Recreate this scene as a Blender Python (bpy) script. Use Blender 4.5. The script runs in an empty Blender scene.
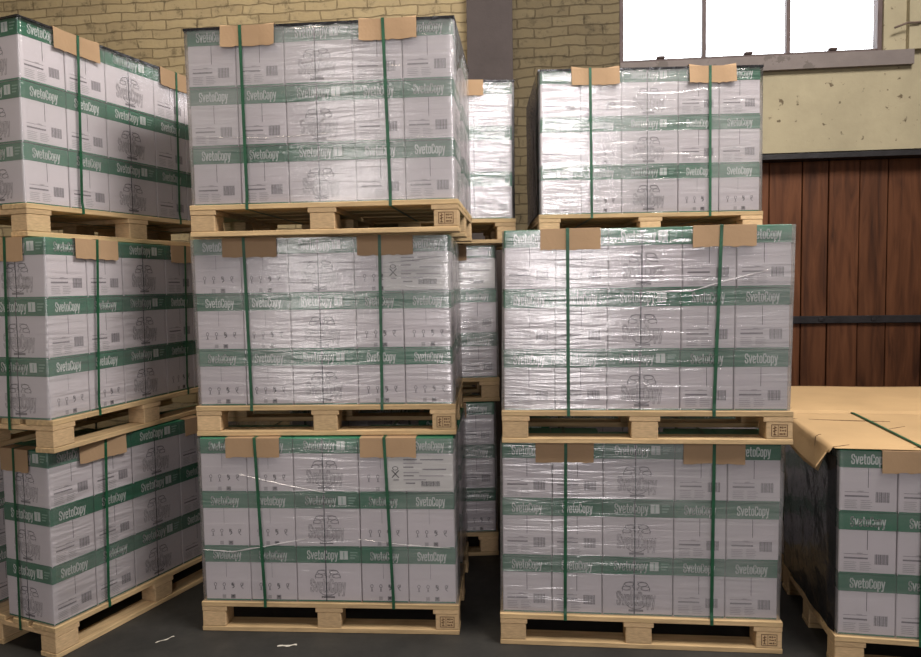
import bpy, bmesh, math, random
from math import sin, cos, pi, radians
from mathutils import Vector, Matrix
random.seed(7)
scene = bpy.context.scene
COL = scene.collection

# ------------------------------------------------------------------ materials
def new_mat(name):
    m = bpy.data.materials.new(name); m.use_nodes = True
    nt = m.node_tree
    for n in list(nt.nodes): nt.nodes.remove(n)
    out = nt.nodes.new('ShaderNodeOutputMaterial')
    return m, nt, out
def N(nt, t, **kw):
    n = nt.nodes.new(t)
    for k, v in kw.items(): setattr(n, k, v)
    return n
def ramp(nt, pts):
    r = nt.nodes.new('ShaderNodeValToRGB')
    e = r.color_ramp.elements
    while len(e) < len(pts): e.new(.5)
    for i, (p, c) in enumerate(pts):
        e[i].position = p; e[i].color = (*c, 1) if len(c) == 3 else c
    return r
def simple(name, c, rough=.6, var=.06, scale=6.0, bump=0.0, bscale=40, spec=.3, stretch=(1, 1, 1), objrand=0.0):
    m, nt, out = new_mat(name)
    b = N(nt, 'ShaderNodeBsdfPrincipled')
    b.inputs['Roughness'].default_value = rough
    b.inputs['Specular IOR Level'].default_value = spec
    tc = N(nt, 'ShaderNodeTexCoord'); mp = N(nt, 'ShaderNodeMapping')
    mp.inputs['Scale'].default_value = stretch
    nt.links.new(tc.outputs['Object'], mp.inputs['Vector'])
    no = N(nt, 'ShaderNodeTexNoise'); no.inputs['Scale'].default_value = scale; no.inputs['Detail'].default_value = 5
    nt.links.new(mp.outputs[0], no.inputs['Vector'])
    lo = tuple(max(0, x * (1 - var)) for x in c); hi = tuple(min(1, x * (1 + var)) for x in c)
    r = ramp(nt, [(.3, lo), (.7, hi)])
    nt.links.new(no.outputs['Fac'], r.inputs[0])
    col = r.outputs[0]
    if objrand:
        oi = N(nt, 'ShaderNodeObjectInfo')
        mr = N(nt, 'ShaderNodeMapRange')
        mr.inputs['To Min'].default_value = 1 - objrand; mr.inputs['To Max'].default_value = 1 + objrand
        nt.links.new(oi.outputs['Random'], mr.inputs['Value'])
        hs = N(nt, 'ShaderNodeHueSaturation')
        nt.links.new(col, hs.inputs['Color']); nt.links.new(mr.outputs[0], hs.inputs['Value'])
        col = hs.outputs[0]
    nt.links.new(col, b.inputs['Base Color'])
    if bump:
        n2 = N(nt, 'ShaderNodeTexNoise'); n2.inputs['Scale'].default_value = bscale; n2.inputs['Detail'].default_value = 4
        nt.links.new(mp.outputs[0], n2.inputs['Vector'])
        bp = N(nt, 'ShaderNodeBump'); bp.inputs['Strength'].default_value = bump; bp.inputs['Distance'].default_value = .01
        nt.links.new(n2.outputs['Fac'], bp.inputs['Height']); nt.links.new(bp.outputs[0], b.inputs['Normal'])
    nt.links.new(b.outputs[0], out.inputs[0])
    return m

M = {}
M['white'] = simple('carton_white', (.70, .645, .675), .55, .03, 5, objrand=.035)
M['green'] = simple('carton_green', (.022, .160, .085), .42, .10, 7, objrand=.12, spec=.4)
M['print_white'] = simple('print_white', (.66, .70, .68), .5, .05, 30)
M['print_pale'] = simple('print_pale_green', (.20, .38, .29), .5, .05, 30)
M['ink'] = simple('ink_dark', (.055, .05, .06), .6, .1, 30)
M['ink_logo'] = simple('ink_logo', (.06, .05, .06), .6, .1, 30)
M['ink_mid'] = simple('ink_mid', (.22, .20, .22), .6, .1, 60)
M['ink_light'] = simple('ink_light', (.42, .39, .41), .6, .08, 80)
M['seam'] = simple('seam_dark', (.045, .045, .06), .6, .2, 30)
M['wood'] = simple('pallet_pine', (.53, .375, .205), .75, .20, 5, .35, 60, .15, (1.2, 14, 14), .16)
M['wood_end'] = simple('pallet_block_wood', (.55, .385, .22), .8, .16, 12, .3, 70, .15, (3, 3, 14), .14)
M['stamp'] = simple('stamp_ink', (.10, .045, .02), .8, .3, 60)
M['strap'] = simple('strap_green', (.010, .075, .033), .4, .25, 20, .2, 120, .5)
M['card'] = simple('pad_cardboard', (.37, .245, .145), .8, .07, 6, .1, 80, .15, objrand=.12)
M['sheet'] = simple('sheet_cardboard', (.47, .315, .165), .8, .09, 3, .15, 30, .15)
M['sheet_dark'] = simple('sheet_slit', (.12, .065, .03), .9, .2, 20)
M['black_and_shade_film'] = simple('black_and_shade_film', (.016, .016, .018), .22, .4, 4, .9, 14, .6, (1, 1, 1))  # black plastic; also the shade coloured onto two load ends
M['label'] = simple('label_paper', (.72, .70, .68), .5, .04, 12, .25, 14)
M['scrap'] = simple('paper_scrap', (.55, .52, .46), .7, .1, 40)
M['frame'] = simple('window_frame', (.10, .07, .065), .6, .2, 10, .3, 40)
M['iron'] = simple('iron_bar', (.02, .018, .02), .5, .3, 12, .3, 60)
M['wire'] = simple('wire', (.14, .10, .08), .6, .2, 20)
M['mortar'] = simple('dark_mortar', (.25, .19, .10), .9, .2, 20)

def film_mat(name, milk=.10, gloss=.16, tint=(.93, .93, .93), rough=.16, bump=.55, dark=None):
    m, nt, out = new_mat(name)
    L = nt.links.new
    tc = N(nt, 'ShaderNodeTexCoord')
    mp = N(nt, 'ShaderNodeMapping'); mp.inputs['Scale'].default_value = (.4, .4, 5.0)
    L(tc.outputs['Object'], mp.inputs['Vector'])
    oi = N(nt, 'ShaderNodeObjectInfo')
    ad = N(nt, 'ShaderNodeVectorMath', operation='ADD'); L(mp.outputs[0], ad.inputs[0])
    sc = N(nt, 'ShaderNodeMath', operation='MULTIPLY'); sc.inputs[1].default_value = 37.0
    L(oi.outputs['Random'], sc.inputs[0]); L(sc.outputs[0], ad.inputs[1])
    n1 = N(nt, 'ShaderNodeTexNoise'); n1.inputs['Scale'].default_value = 7; n1.inputs['Detail'].default_value = 3; n1.inputs['Distortion'].default_value = .6
    n2 = N(nt, 'ShaderNodeTexNoise'); n2.inputs['Scale'].default_value = 75; n2.inputs['Detail'].default_value = 3
    L(ad.outputs[0], n1.inputs['Vector']); L(tc.outputs['Object'], n2.inputs['Vector'])
    b1 = N(nt, 'ShaderNodeBump'); b1.inputs['Strength'].default_value = bump; b1.inputs['Distance'].default_value = .011
    b2 = N(nt, 'ShaderNodeBump'); b2.inputs['Strength'].default_value = bump * .9; b2.inputs['Distance'].default_value = .0012
    L(n1.outputs['Fac'], b1.inputs['Height']); L(n2.outputs['Fac'], b2.inputs['Height']); L(b1.outputs[0], b2.inputs['Normal'])
    tr = N(nt, 'ShaderNodeBsdfTransparent'); tr.inputs[0].default_value = (*tint, 1)
    df = N(nt, 'ShaderNodeBsdfDiffuse'); df.inputs[0].default_value = (*(dark or (.72, .70, .72)), 1); L(b1.outputs[0], df.inputs['Normal'])
    gl = N(nt, 'ShaderNodeBsdfGlossy'); gl.inputs['Roughness'].default_value = rough; gl.inputs[0].default_value = (1, .98, .97, 1)
    L(b2.outputs[0], gl.inputs['Normal'])
    # milky patches
    mr = N(nt, 'ShaderNodeMapRange'); mr.inputs['From Min'].default_value = .35; mr.inputs['From Max'].default_value = .7
    mr.inputs['To Min'].default_value = milk * .3; mr.inputs['To Max'].default_value = milk * 2.2
    n3 = N(nt, 'ShaderNodeTexNoise'); n3.inputs['Scale'].default_value = 2.2; n3.inputs['Detail'].default_value = 4
    ad3 = N(nt, 'ShaderNodeVectorMath', operation='ADD'); L(tc.outputs['Object'], ad3.inputs[0]); L(sc.outputs[0], ad3.inputs[1]); L(ad3.outputs[0], n3.inputs['Vector']); L(n3.outputs['Fac'], mr.inputs['Value'])
    m1 = N(nt, 'ShaderNodeMixShader'); L(mr.outputs[0], m1.inputs[0]); L(tr.outputs[0], m1.inputs[1]); L(df.outputs[0], m1.inputs[2])
    lw = N(nt, 'ShaderNodeLayerWeight'); lw.inputs['Blend'].default_value = .25; L(b2.outputs[0], lw.inputs['Normal'])
    mg = N(nt, 'ShaderNodeMapRange'); mg.inputs['To Min'].default_value = gloss; mg.inputs['To Max'].default_value = .65
    L(lw.outputs['Fresnel'], mg.inputs['Value'])
    m2 = N(nt, 'ShaderNodeMixShader'); L(mg.outputs[0], m2.inputs[0]); L(m1.outputs[0], m2.inputs[1]); L(gl.outputs[0], m2.inputs[2])
    L(m2.outputs[0], out.inputs[0])
    return m
M['film'] = film_mat('stretch_film', .14, .14, rough=.19)
M['film_thin'] = film_mat('stretch_film_thin', .07, .06, rough=.2, bump=.4)
M['film_mid'] = film_mat('stretch_film_mid', .10, .09, rough=.16, bump=.45)
M['fold'] = film_mat('film_fold', .55, .25, (.9, .9, .9), .15, .5)

def brick_mat(name, k):
    m, nt, out = new_mat(name); L = nt.links.new
    b = N(nt, 'ShaderNodeBsdfPrincipled'); b.inputs['Roughness'].default_value = .8; b.inputs['Specular IOR Level'].default_value = .2
    tc = N(nt, 'ShaderNodeTexCoord')
    sx = N(nt, 'ShaderNodeSeparateXYZ'); cx = N(nt, 'ShaderNodeCombineXYZ')
    L(tc.outputs['Object'], sx.inputs[0]); L(sx.outputs['X'], cx.inputs['X']); L(sx.outputs['Z'], cx.inputs['Y'])
    nz = N(nt, 'ShaderNodeTexNoise'); nz.inputs['Scale'].default_value = 5; nz.inputs['Detail'].default_value = 4; L(cx.outputs[0], nz.inputs['Vector'])
    mx = N(nt, 'ShaderNodeVectorMath', operation='MULTIPLY_ADD'); mx.inputs[1].default_value = (.08, .055, 0)
    L(nz.outputs['Color'], mx.inputs[0]); L(cx.outputs[0], mx.inputs[2])
    bt = N(nt, 'ShaderNodeTexBrick'); bt.inputs['Scale'].default_value = 1
    bt.inputs['Brick Width'].default_value = .27; bt.inputs['Row Height'].default_value = .078
    bt.inputs['Mortar Size'].default_value = .0065; bt.inputs['Mortar Smooth'].default_value = .35; bt.inputs['Bias'].default_value = -.2
    bt.inputs['Color1'].default_value = (.37, .295, .175, 1); bt.inputs['Color2'].default_value = (.30, .235, .14, 1); bt.inputs['Mortar'].default_value = (.22, .17, .10, 1)
    L(mx.outputs[0], bt.inputs['Vector'])
    n2 = N(nt, 'ShaderNodeTexNoise'); n2.inputs['Scale'].default_value = 9; n2.inputs['Detail'].default_value = 8; n2.inputs['Roughness'].default_value = .7; L(cx.outputs[0], n2.inputs['Vector'])
    rp = ramp(nt, [(.30, (.35, .35, .35)), (.46, (1, 1, 1)), (.75, (1.08, 1.06, 1.0))]); L(n2.outputs['Fac'], rp.inputs[0])
    mu = N(nt, 'ShaderNodeMix', data_type='RGBA', blend_type='MULTIPLY'); mu.inputs[0].default_value = .9
    L(bt.outputs['Color'], mu.inputs[6]); L(rp.outputs[0], mu.inputs[7]); hv = N(nt, 'ShaderNodeHueSaturation'); hv.inputs['Value'].default_value = k; L(mu.outputs[2], hv.inputs['Color']); L(hv.outputs[0], b.inputs['Base Color'])
    sub = N(nt, 'ShaderNodeMath', operation='MULTIPLY_ADD'); sub.inputs[1].default_value = -.6; L(bt.outputs['Fac'], sub.inputs[0]); L(n2.outputs['Fac'], sub.inputs[2])
    bp = N(nt, 'ShaderNodeBump'); bp.inputs['Strength'].default_value = .8; bp.inputs['Distance'].default_value = .02
    L(sub.outputs[0], bp.inputs['Height']); L(bp.outputs[0], b.inputs['Normal']); L(b.outputs[0], out.inputs[0])
    return m
M['brick'] = brick_mat('painted_brick', 1.06)
M['pier'] = brick_mat('dark_brick', .42)  # same brick pattern at a lower value

def plaster_mat(name, base, patch, thr, scale=2.2, spots=True):
    m, nt, out = new_mat(name); L = nt.links.new
    b = N(nt, 'ShaderNodeBsdfPrincipled'); b.inputs['Roughness'].default_value = .8; b.inputs['Specular IOR Level'].default_value = .2
    tc = N(nt, 'ShaderNodeTexCoord')
    n1 = N(nt, 'ShaderNodeTexNoise'); n1.inputs['Scale'].default_value = scale; n1.inputs['Detail'].default_value = 8; n1.inputs['Roughness'].default_value = .65
    L(tc.outputs['Object'], n1.inputs['Vector'])
    r1 = ramp(nt, [(.25, tuple(x * .78 for x in base)), (.6, base), (thr, base), (thr + .02, patch)]); L(n1.outputs['Fac'], r1.inputs[0])
    col = r1.outputs[0]
    if spots:
        mp = N(nt, 'ShaderNodeMapping'); mp.inputs['Scale'].default_value = (1, 1, 1); L(tc.outputs['Object'], mp.inputs[0])
        n2 = N(nt, 'ShaderNodeTexNoise'); n2.inputs['Scale'].default_value = 16; n2.inputs['Detail'].default_value = 3; L(mp.outputs[0], n2.inputs['Vector'])
        r2 = ramp(nt, [(.31, (.25, .2, .18)), (.36, (1, 1, 1))]); L(n2.outputs['Fac'], r2.inputs[0])
        mu = N(nt, 'ShaderNodeMix', data_type='RGBA', blend_type='MULTIPLY'); mu.inputs[0].default_value = .85
        L(col, mu.inputs[6]); L(r2.outputs[0], mu.inputs[7]); col = mu.outputs[2]
    L(col, b.inputs['Base Color'])
    bp = N(nt, 'ShaderNodeBump'); bp.inputs['Strength'].default_value = .5; bp.inputs['Distance'].default_value = .02
    L(n1.outputs['Fac'], bp.inputs['Height']); L(bp.outputs[0], b.inputs['Normal']); L(b.outputs[0], out.inputs[0])
    return m
M['plaster'] = plaster_mat('yellow_plaster', (.385, .335, .225), (.23, .185, .13), .68)
M['concrete'] = plaster_mat('grey_concrete', (.20, .17, .16), (.14, .12, .11), .58, 4, False)
M['pilaster'] = plaster_mat('dark_pilaster', (.085, .070, .068), (.055, .046, .046), .6, 3, False)
M['roomwall'] = plaster_mat('warehouse_wall', (.30, .26, .19), (.22, .19, .15), .7, 1.5, False)
M['ceiling'] = plaster_mat('ceiling_concrete', (.34, .31, .27), (.28, .25, .22), .7, 1.5, False)

def floor_mat():
    m, nt, out = new_mat('dark_concrete_floor'); L = nt.links.new
    b = N(nt, 'ShaderNodeBsdfPrincipled'); b.inputs['Specular IOR Level'].default_value = .35
    tc = N(nt, 'ShaderNodeTexCoord')
    n1 = N(nt, 'ShaderNodeTexNoise'); n1.inputs['Scale'].default_value = 2.5; n1.inputs['Detail'].default_value = 9; n1.inputs['Roughness'].default_value = .7
    L(tc.outputs['Object'], n1.inputs['Vector'])
    r1 = ramp(nt, [(.3, (.016, .016, .0155)), (.55, (.032, .031, .029)), (.8, (.06, .056, .05))]); L(n1.outputs['Fac'], r1.inputs[0])
    L(r1.outputs[0], b.inputs['Base Color'])
    mr = N(nt, 'ShaderNodeMapRange'); mr.inputs['To Min'].default_value = .75; mr.inputs['To Max'].default_value = .45; L(n1.outputs['Fac'], mr.inputs[0]); L(mr.outputs[0], b.inputs['Roughness'])
    bp = N(nt, 'ShaderNodeBump'); bp.inputs['Strength'].default_value = .35; bp.inputs['Distance'].default_value = .01
    L(n1.outputs['Fac'], bp.inputs['Height']); L(bp.outputs[0], b.inputs['Normal']); L(b.outputs[0], out.inputs[0])
    return m
M['floor'] = floor_mat()

def plank_mat():
    m, nt, out = new_mat('brown_planks'); L = nt.links.new
    b = N(nt, 'ShaderNodeBsdfPrincipled'); b.inputs['Roughness'].default_value = .6; b.inputs['Specular IOR Level'].default_value = .25
    tc = N(nt, 'ShaderNodeTexCoord'); mp = N(nt, 'ShaderNodeMapping'); mp.inputs['Scale'].default_value = (9, 9, .9)
    L(tc.outputs['Object'], mp.inputs[0])
    n1 = N(nt, 'ShaderNodeTexNoise'); n1.inputs['Scale'].default_value = 2; n1.inputs['Detail'].default_value = 8; n1.inputs['Distortion'].default_value = .8; L(mp.outputs[0], n1.inputs['Vector'])
    r = ramp(nt, [(.25, (.040, .013, .005)), (.5, (.108, .038, .015)), (.8, (.165, .062, .026))]); L(n1.outputs['Fac'], r.inputs[0])
    at = N(nt, 'ShaderNodeVertexColor', layer_name='tone')
    mu = N(nt, 'ShaderNodeMix', data_type='RGBA', blend_type='MULTIPLY'); mu.inputs[0].default_value = 1
    L(r.outputs[0], mu.inputs[6]); L(at.outputs[0], mu.inputs[7]); L(mu.outputs[2], b.inputs['Base Color'])
    bp = N(nt, 'ShaderNodeBump'); bp.inputs['Strength'].default_value = .3; bp.inputs['Distance'].default_value = .01
    L(n1.outputs['Fac'], bp.inputs['Height']); L(bp.outputs[0], b.inputs['Normal']); L(b.outputs[0], out.inputs[0])
    return m
M['plank'] = plank_mat()

def glass_mat():
    m, nt, out = new_mat('window_glass')
    tr = N(nt, 'ShaderNodeBsdfTransparent'); tr.inputs[0].default_value = (.97, .97, .98, 1)
    gl = N(nt, 'ShaderNodeBsdfGlossy'); gl.inputs['Roughness'].default_value = .05
    tc = N(nt, 'ShaderNodeTexCoord'); no = N(nt, 'ShaderNodeTexNoise'); no.inputs['Scale'].default_value = 3
    nt.links.new(tc.outputs['Object'], no.inputs['Vector'])
    mr = N(nt, 'ShaderNodeMapRange'); mr.inputs['To Min'].default_value = .03; mr.inputs['To Max'].default_value = .07
    nt.links.new(no.outputs['Fac'], mr.inputs[0])
    mx = N(nt, 'ShaderNodeMixShader'); nt.links.new(mr.outputs[0], mx.inputs[0])
    nt.links.new(tr.outputs[0], mx.inputs[1]); nt.links.new(gl.outputs[0], mx.inputs[2]); nt.links.new(mx.outputs[0], out.inputs[0])
    return m
M['glass'] = glass_mat()

# ------------------------------------------------------------------ mesh helpers
class MB:
    """collects polygons with material slots"""
    def __init__(self): self.v = []; self.f = []; self.mi = []; self.mats = []; self.col = None
    def mat(self, key):
        if key not in self.mats: self.mats.append(key)
        return self.mats.index(key)
    def poly(self, pts, key):
        b = len(self.v); self.v += [tuple(p) for p in pts]
        self.f.append(tuple(range(b, b + len(pts)))); self.mi.append(self.mat(key))
    def mesh(self, verts, faces, key):
        b = len(self.v); self.v += [tuple(p) for p in verts]; k = self.mat(key)
        for f in faces: self.f.append(tuple(b + i for i in f)); self.mi.append(k)
    def box(self, x0, x1, y0, y1, z0, z1, key, bev=0.0):
        bm = bmesh.new(); bmesh.ops.create_cube(bm, size=1)
        for v in bm.verts:
            v.co = Vector((x0 + (v.co.x + .5) * (x1 - x0), y0 + (v.co.y + .5) * (y1 - y0), z0 + (v.co.z + .5) * (z1 - z0)))
        if bev: bmesh.ops.bevel(bm, geom=list(bm.edges), offset=bev, segments=1, affect='EDGES')
        bm.verts.index_update()
        self.mesh([v.co[:] for v in bm.verts], [[v.index for v in f.verts] for f in bm.faces], key); bm.free()
    def build_mesh(self, name, smooth=False):
        me = bpy.data.meshes.new(name); me.from_pydata(self.v, [], self.f)
        for k in self.mats: me.materials.append(M[k])
        me.polygons.foreach_set('material_index', self.mi)
        if smooth: me.polygons.foreach_set('use_smooth', [True] * len(self.f))
        me.update(); return me
    def build(self, name, parent=None, smooth=False):
        return link(name, self.build_mesh(name, smooth), parent)
def link(name, data, parent=None):
    o = bpy.data.objects.new(name, data); COL.objects.link(o)
    if parent is not None: o.parent = parent
    return o
def tag(o, label, cat, group=None):
    o['label'] = label; o['category'] = cat
    if group: o['group'] = group
    return o
def struct(o): o['kind'] = 'structure'; return o

# bold condensed lettering drawn as strokes: x 0..1 across the letter, y 0 baseline .. 1 capital height
GLYPH = {
 'S': (.62, [[(.92, .74), (.88, .88), (.72, .98), (.28, .98), (.10, .84), (.12, .66), (.30, .55), (.72, .44), (.90, .32), (.90, .15), (.72, .02), (.28, .02), (.10, .14), (.08, .28)]]),
 'v': (.60, [[(.06, .76), (.5, .02), (.94, .76)]]),
 'e': (.58, [[(.12, .40), (.88, .40), (.88, .62), (.70, .75), (.30, .75), (.12, .60), (.12, .16), (.30, .02), (.70, .02), (.88, .14)]]),
 't': (.42, [[(.42, .98), (.42, .14), (.62, .02), (.92, .03)], [(.05, .74), (.90, .74)]]),
 'o': (.58, [[(.30, .75), (.70, .75), (.88, .60), (.88, .16), (.70, .02), (.30, .02), (.12, .16), (.12, .60), (.30, .75)]]),
 'C': (.62, [[(.90, .70), (.88, .86), (.70, .98), (.30, .98), (.12, .84), (.12, .16), (.30, .02), (.70, .02), (.88, .14), (.90, .30)]]),
 'p': (.58, [[(.13, .76), (.13, -.26)], [(.13, .62), (.30, .75), (.70, .75), (.88, .60), (.88, .16), (.70, .02), (.30, .02), (.13, .14)]]),
 'y': (.58, [[(.06, .76), (.50, .06)], [(.94, .76), (.44, -.22), (.12, -.25)]]),
}
# A "face" maps (s,t,d): s 0..1 left to right, t 0..1 top to bottom, d raised off the face
def face_map(side, w, d, h, ztop):
    if side == 'front': return lambda s, t, e: (-w / 2 + s * w, -d / 2 - e, ztop - t * h)
    if side == 'left':  return lambda s, t, e: (-w / 2 - e * .35, d / 2 - s * d, ztop - t * h)
    if side == 'right': return lambda s, t, e: (w / 2 + e * .35, -d / 2 + s * d, ztop - t * h)
def rect(mb, F, s0, s1, t0, t1, key, e=.0005):
    mb.poly([F(s0, t1, e), F(s1, t1, e), F(s1, t0, e), F(s0, t0, e)], key)
def text(mb, F, s, s0, s1, t0, t1, key, e, th, w, slant=0.0):
    """letters from s0..s1, capitals t0..t1; th stroke width in metres, w width of the face in metres"""
    tot = sum(GLYPH[c][0] for c in s) + .17 * (len(s) - 1); x = 0.0; k = (s1 - s0) / tot
    for c in s:
        gw, lines = GLYPH[c]
        for ln in lines:
            pts = [(s0 + (x + p[0] * gw) * k, t1 - p[1] * (t1 - t0) + slant * (x / tot)) for p in ln]
            stroke(mb, F, pts, th / w, th / HB, key, e, ext=.42)
        x += gw + .17
def stroke(mb, F, pts, wid_s, wid_t, key, e=.0005, ext=.2):
    """polyline of small quads in face coordinates"""
    for (a, b) in zip(pts[:-1], pts[1:]):
        ux, uy = (b[0] - a[0]) / wid_s, (b[1] - a[1]) / wid_t; l = math.hypot(ux, uy) or 1; ux /= l; uy /= l
        nx, ny = -uy * wid_s * .5, ux * wid_t * .5
        ax, ay = a[0] - ux * wid_s * ext, a[1] - uy * wid_t * ext; bx, by = b[0] + ux * wid_s * ext, b[1] + uy * wid_t * ext
        mb.poly([F(ax + nx, ay + ny, e), F(bx + nx, by + ny, e), F(bx - nx, by - ny, e), F(ax - nx, ay - ny, e)], key)

HB = .2555          # carton row height
LIDH = .074
CN = (.2178, .302)  # narrow carton: width, depth
CW = (.302, .218)   # wide carton
LID_T = LIDH / HB

def print_narrow_lid(mb, F):
    text(mb, F, 'SvetoCopy', .20, .80, .25 * LID_T, .76 * LID_T, 'print_white', .0006, .0048, CN[0])
def print_wide_lid(mb, F):
    text(mb, F, 'SvetoCopy', .17, .64, .20 * LID_T, .72 * LID_T, 'print_white', .0006, .0048, CW[0])
    rect(mb, F, .675, .80, .20 * LID_T, .74 * LID_T, 'print_white')
    rect(mb, F, .73, .745, .25 * LID_T, .70 * LID_T, 'print_pale', .0008)
    for k in range(3): rect(mb, F, .835, .95 - .02 * k, (.26 + .17 * k) * LID_T, (.34 + .17 * k) * LID_T, 'print_pale')
    rect(mb, F, .446, .462, 0.01, LID_T, 'seam', .0012)
def barcode(mb, F, s0, s1, t0, t1, key='ink_mid'):
    x = s0; i = 0; pat = [.012, .02, .008, .016, .024, .010]
    while x < s1:
        w = pat[i % 6]; rect(mb, F, x, min(x + w, s1), t0, t1, key); x += w + .007; i += 1
def print_text_panel(mb, F):
    rect(mb, F, .492, .503, LID_T, .60, 'ink')
    rect(mb, F, .09, .51, .668, .676, 'ink_mid')
    rect(mb, F, .32, .42, .650, .664, 'ink_light')
    rect(mb, F, .09, .51, .725, .752, 'ink_mid')
    for k in range(5):
        t = .80 + .030 * k
        rect(mb, F, .09, .31 - .02 * (k % 2), t, t + .011, 'ink_light')
        rect(mb, F, .37, .57 - .03 * ((k + 1) % 2), t, t + .011, 'ink_light')
    barcode(mb, F, .63, .865, .665, .83)
def ring(cx, cy, rx, ry, a0, a1, n=14):
    return [(cx + rx * cos(a0 + (a1 - a0) * i / n), cy + ry * sin(a0 + (a1 - a0) * i / n)) for i in range(n + 1)]
def print_icons(mb, F):
    rect(mb, F, .46, .468, LID_T, .56, 'ink_mid')
    for k, s in enumerate((.21, .405, .60, .80)):
        t = .72
        stroke(mb, F, ring(s, t - .02, .028, .030, 0, 2 * pi, 10), .013, .011, 'ink_mid')
        if k in (0, 1):
            rect(mb, F, s - .012, s + .012, t + .02, t + .075, 'ink_mid')
            rect(mb, F, s - .03, s + .03, t + .068, t + .080, 'ink_light')
        elif k == 2:
            stroke(mb, F, [(s - .02, t - .05), (s + .03, t + .02), (s - .01, t + .05)], .018, .015, 'ink')
            rect(mb, F, s - .018, s + .004, t - .035, t - .005, 'ink_mid')
        else:
            stroke(mb, F, [(s + .035, t - .05), (s - .02, t + .02), (s + .03, t + .06)], .014, .012, 'ink_mid')
    rect(mb, F, .36, .44, .89, .955, 'ink_light')
    rect(mb, F, .55, .65, .885, .96, 'ink_mid')
    rect(mb, F, .575, .625, .90, .93, 'ink', .0008)
def print_logo(mb, F):
    # seal behind the word: upper scrolls, lower arc and small base plate
    cx = .478; w = CW[0]
    def st(pts, th=.0028, k='ink_mid', e=.0005): stroke(mb, F, pts, th / w, th / HB, k, e)
    st(ring(cx, .70, .165, .19, .16 * pi, .84 * pi, 16), .003)
    for sg in (-1, 1):
        st(ring(cx + sg * .095, .455, .068, .034, 0, 2 * pi, 14))
        st(ring(cx + sg * .135, .525, .062, .034, 0, 2 * pi, 14))
        st(ring(cx + sg * .055, .535, .045, .026, 0, 2 * pi, 12), .002, 'ink_light')
        st([(cx + sg * .19, .575), (cx + sg * .20, .53), (cx + sg * .175, .47), (cx + sg * .15, .425), (cx + sg * .09, .412), (cx + sg * .02, .415)], .0026)
        st([(cx + sg * .03, .43), (cx + sg * .045, .49), (cx + sg * .02, .56)], .0026)
    text(mb, F, 'SvetoCopy', .205, .75, .585, .815, 'ink_logo', .0007, .0064, w, .012)
    text(mb, F, 'SvetoCopy', .205, .75, .585, .815, 'white', .0011, .0036, w, .012)
    rect(mb, F, cx - .105, cx + .105, .895, .932, 'ink_mid', .0008)
    rect(mb, F, cx - .06, cx + .06, .862, .872, 'ink_light')
    rect(mb, F, .446, .462, LID_T, .992, 'seam', .0015)

def carton_meshes(kind):
    """returns (body mesh, lid mesh); origin at bottom centre of the carton"""
    w, d = CW if kind == 'wide' else CN
    g = .0022
    bw, bd = w - 2 * g, d - 2 * g
    lw, ld = w - .002, d - .002
    H = HB - .0008
    b = MB(); b.box(-bw / 2, bw / 2, -bd / 2, bd / 2, 0, H - .004, 'white', .003)
    F = face_map('front', bw, bd, HB, H)
    def foot(FF): rect(b, FF, .01, .99, .968, .994, 'green', .0006)
    l = MB()
    l.box(-lw / 2, lw / 2, -ld / 2, ld / 2, H - LIDH, H, 'green', .0025)
    G = face_map('front', lw, ld, HB, H)
    foot(F)
    if kind == 'wide':
        print_logo(b, F); print_wide_lid(l, G)
    else:
        (print_text_panel if kind == 'text' else print_icons)(b, F)
        print_narrow_lid(l, G)
        for sd in ('left', 'right'):
            f2 = face_map(sd, bw, bd, HB, H); g2 = face_map(sd, lw, ld, HB, H)
            print_logo(b, f2); print_wide_lid(l, g2); foot(f2)
    return b.build_mesh('carton_body'), l.build_mesh('carton_lid')
CM = {k: carton_meshes(k) for k in ('wide', 'text', 'icon')}
PROTO = {}
for k in CM:
    pass

def put_carton(kind, T, lx, ly, lz, label, group, rot=0.0):
    body, lid = CM[kind]
    src = PROTO.get(kind)
    if src is None:
        o = link('paper_carton', body); c = link('carton_lid', lid, o); c['label'] = 'green lid'
        PROTO[kind] = (o, c)
    else:
        o = src[0].copy(); COL.objects.link(o)
        c = src[1].copy(); COL.objects.link(c); c.parent = o
    o.matrix_world = T @ Matrix.Translation((lx, ly, lz)) @ Matrix.Rotation(rot, 4, 'Z')
    tag(o, label, 'box', group)
    return o

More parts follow.
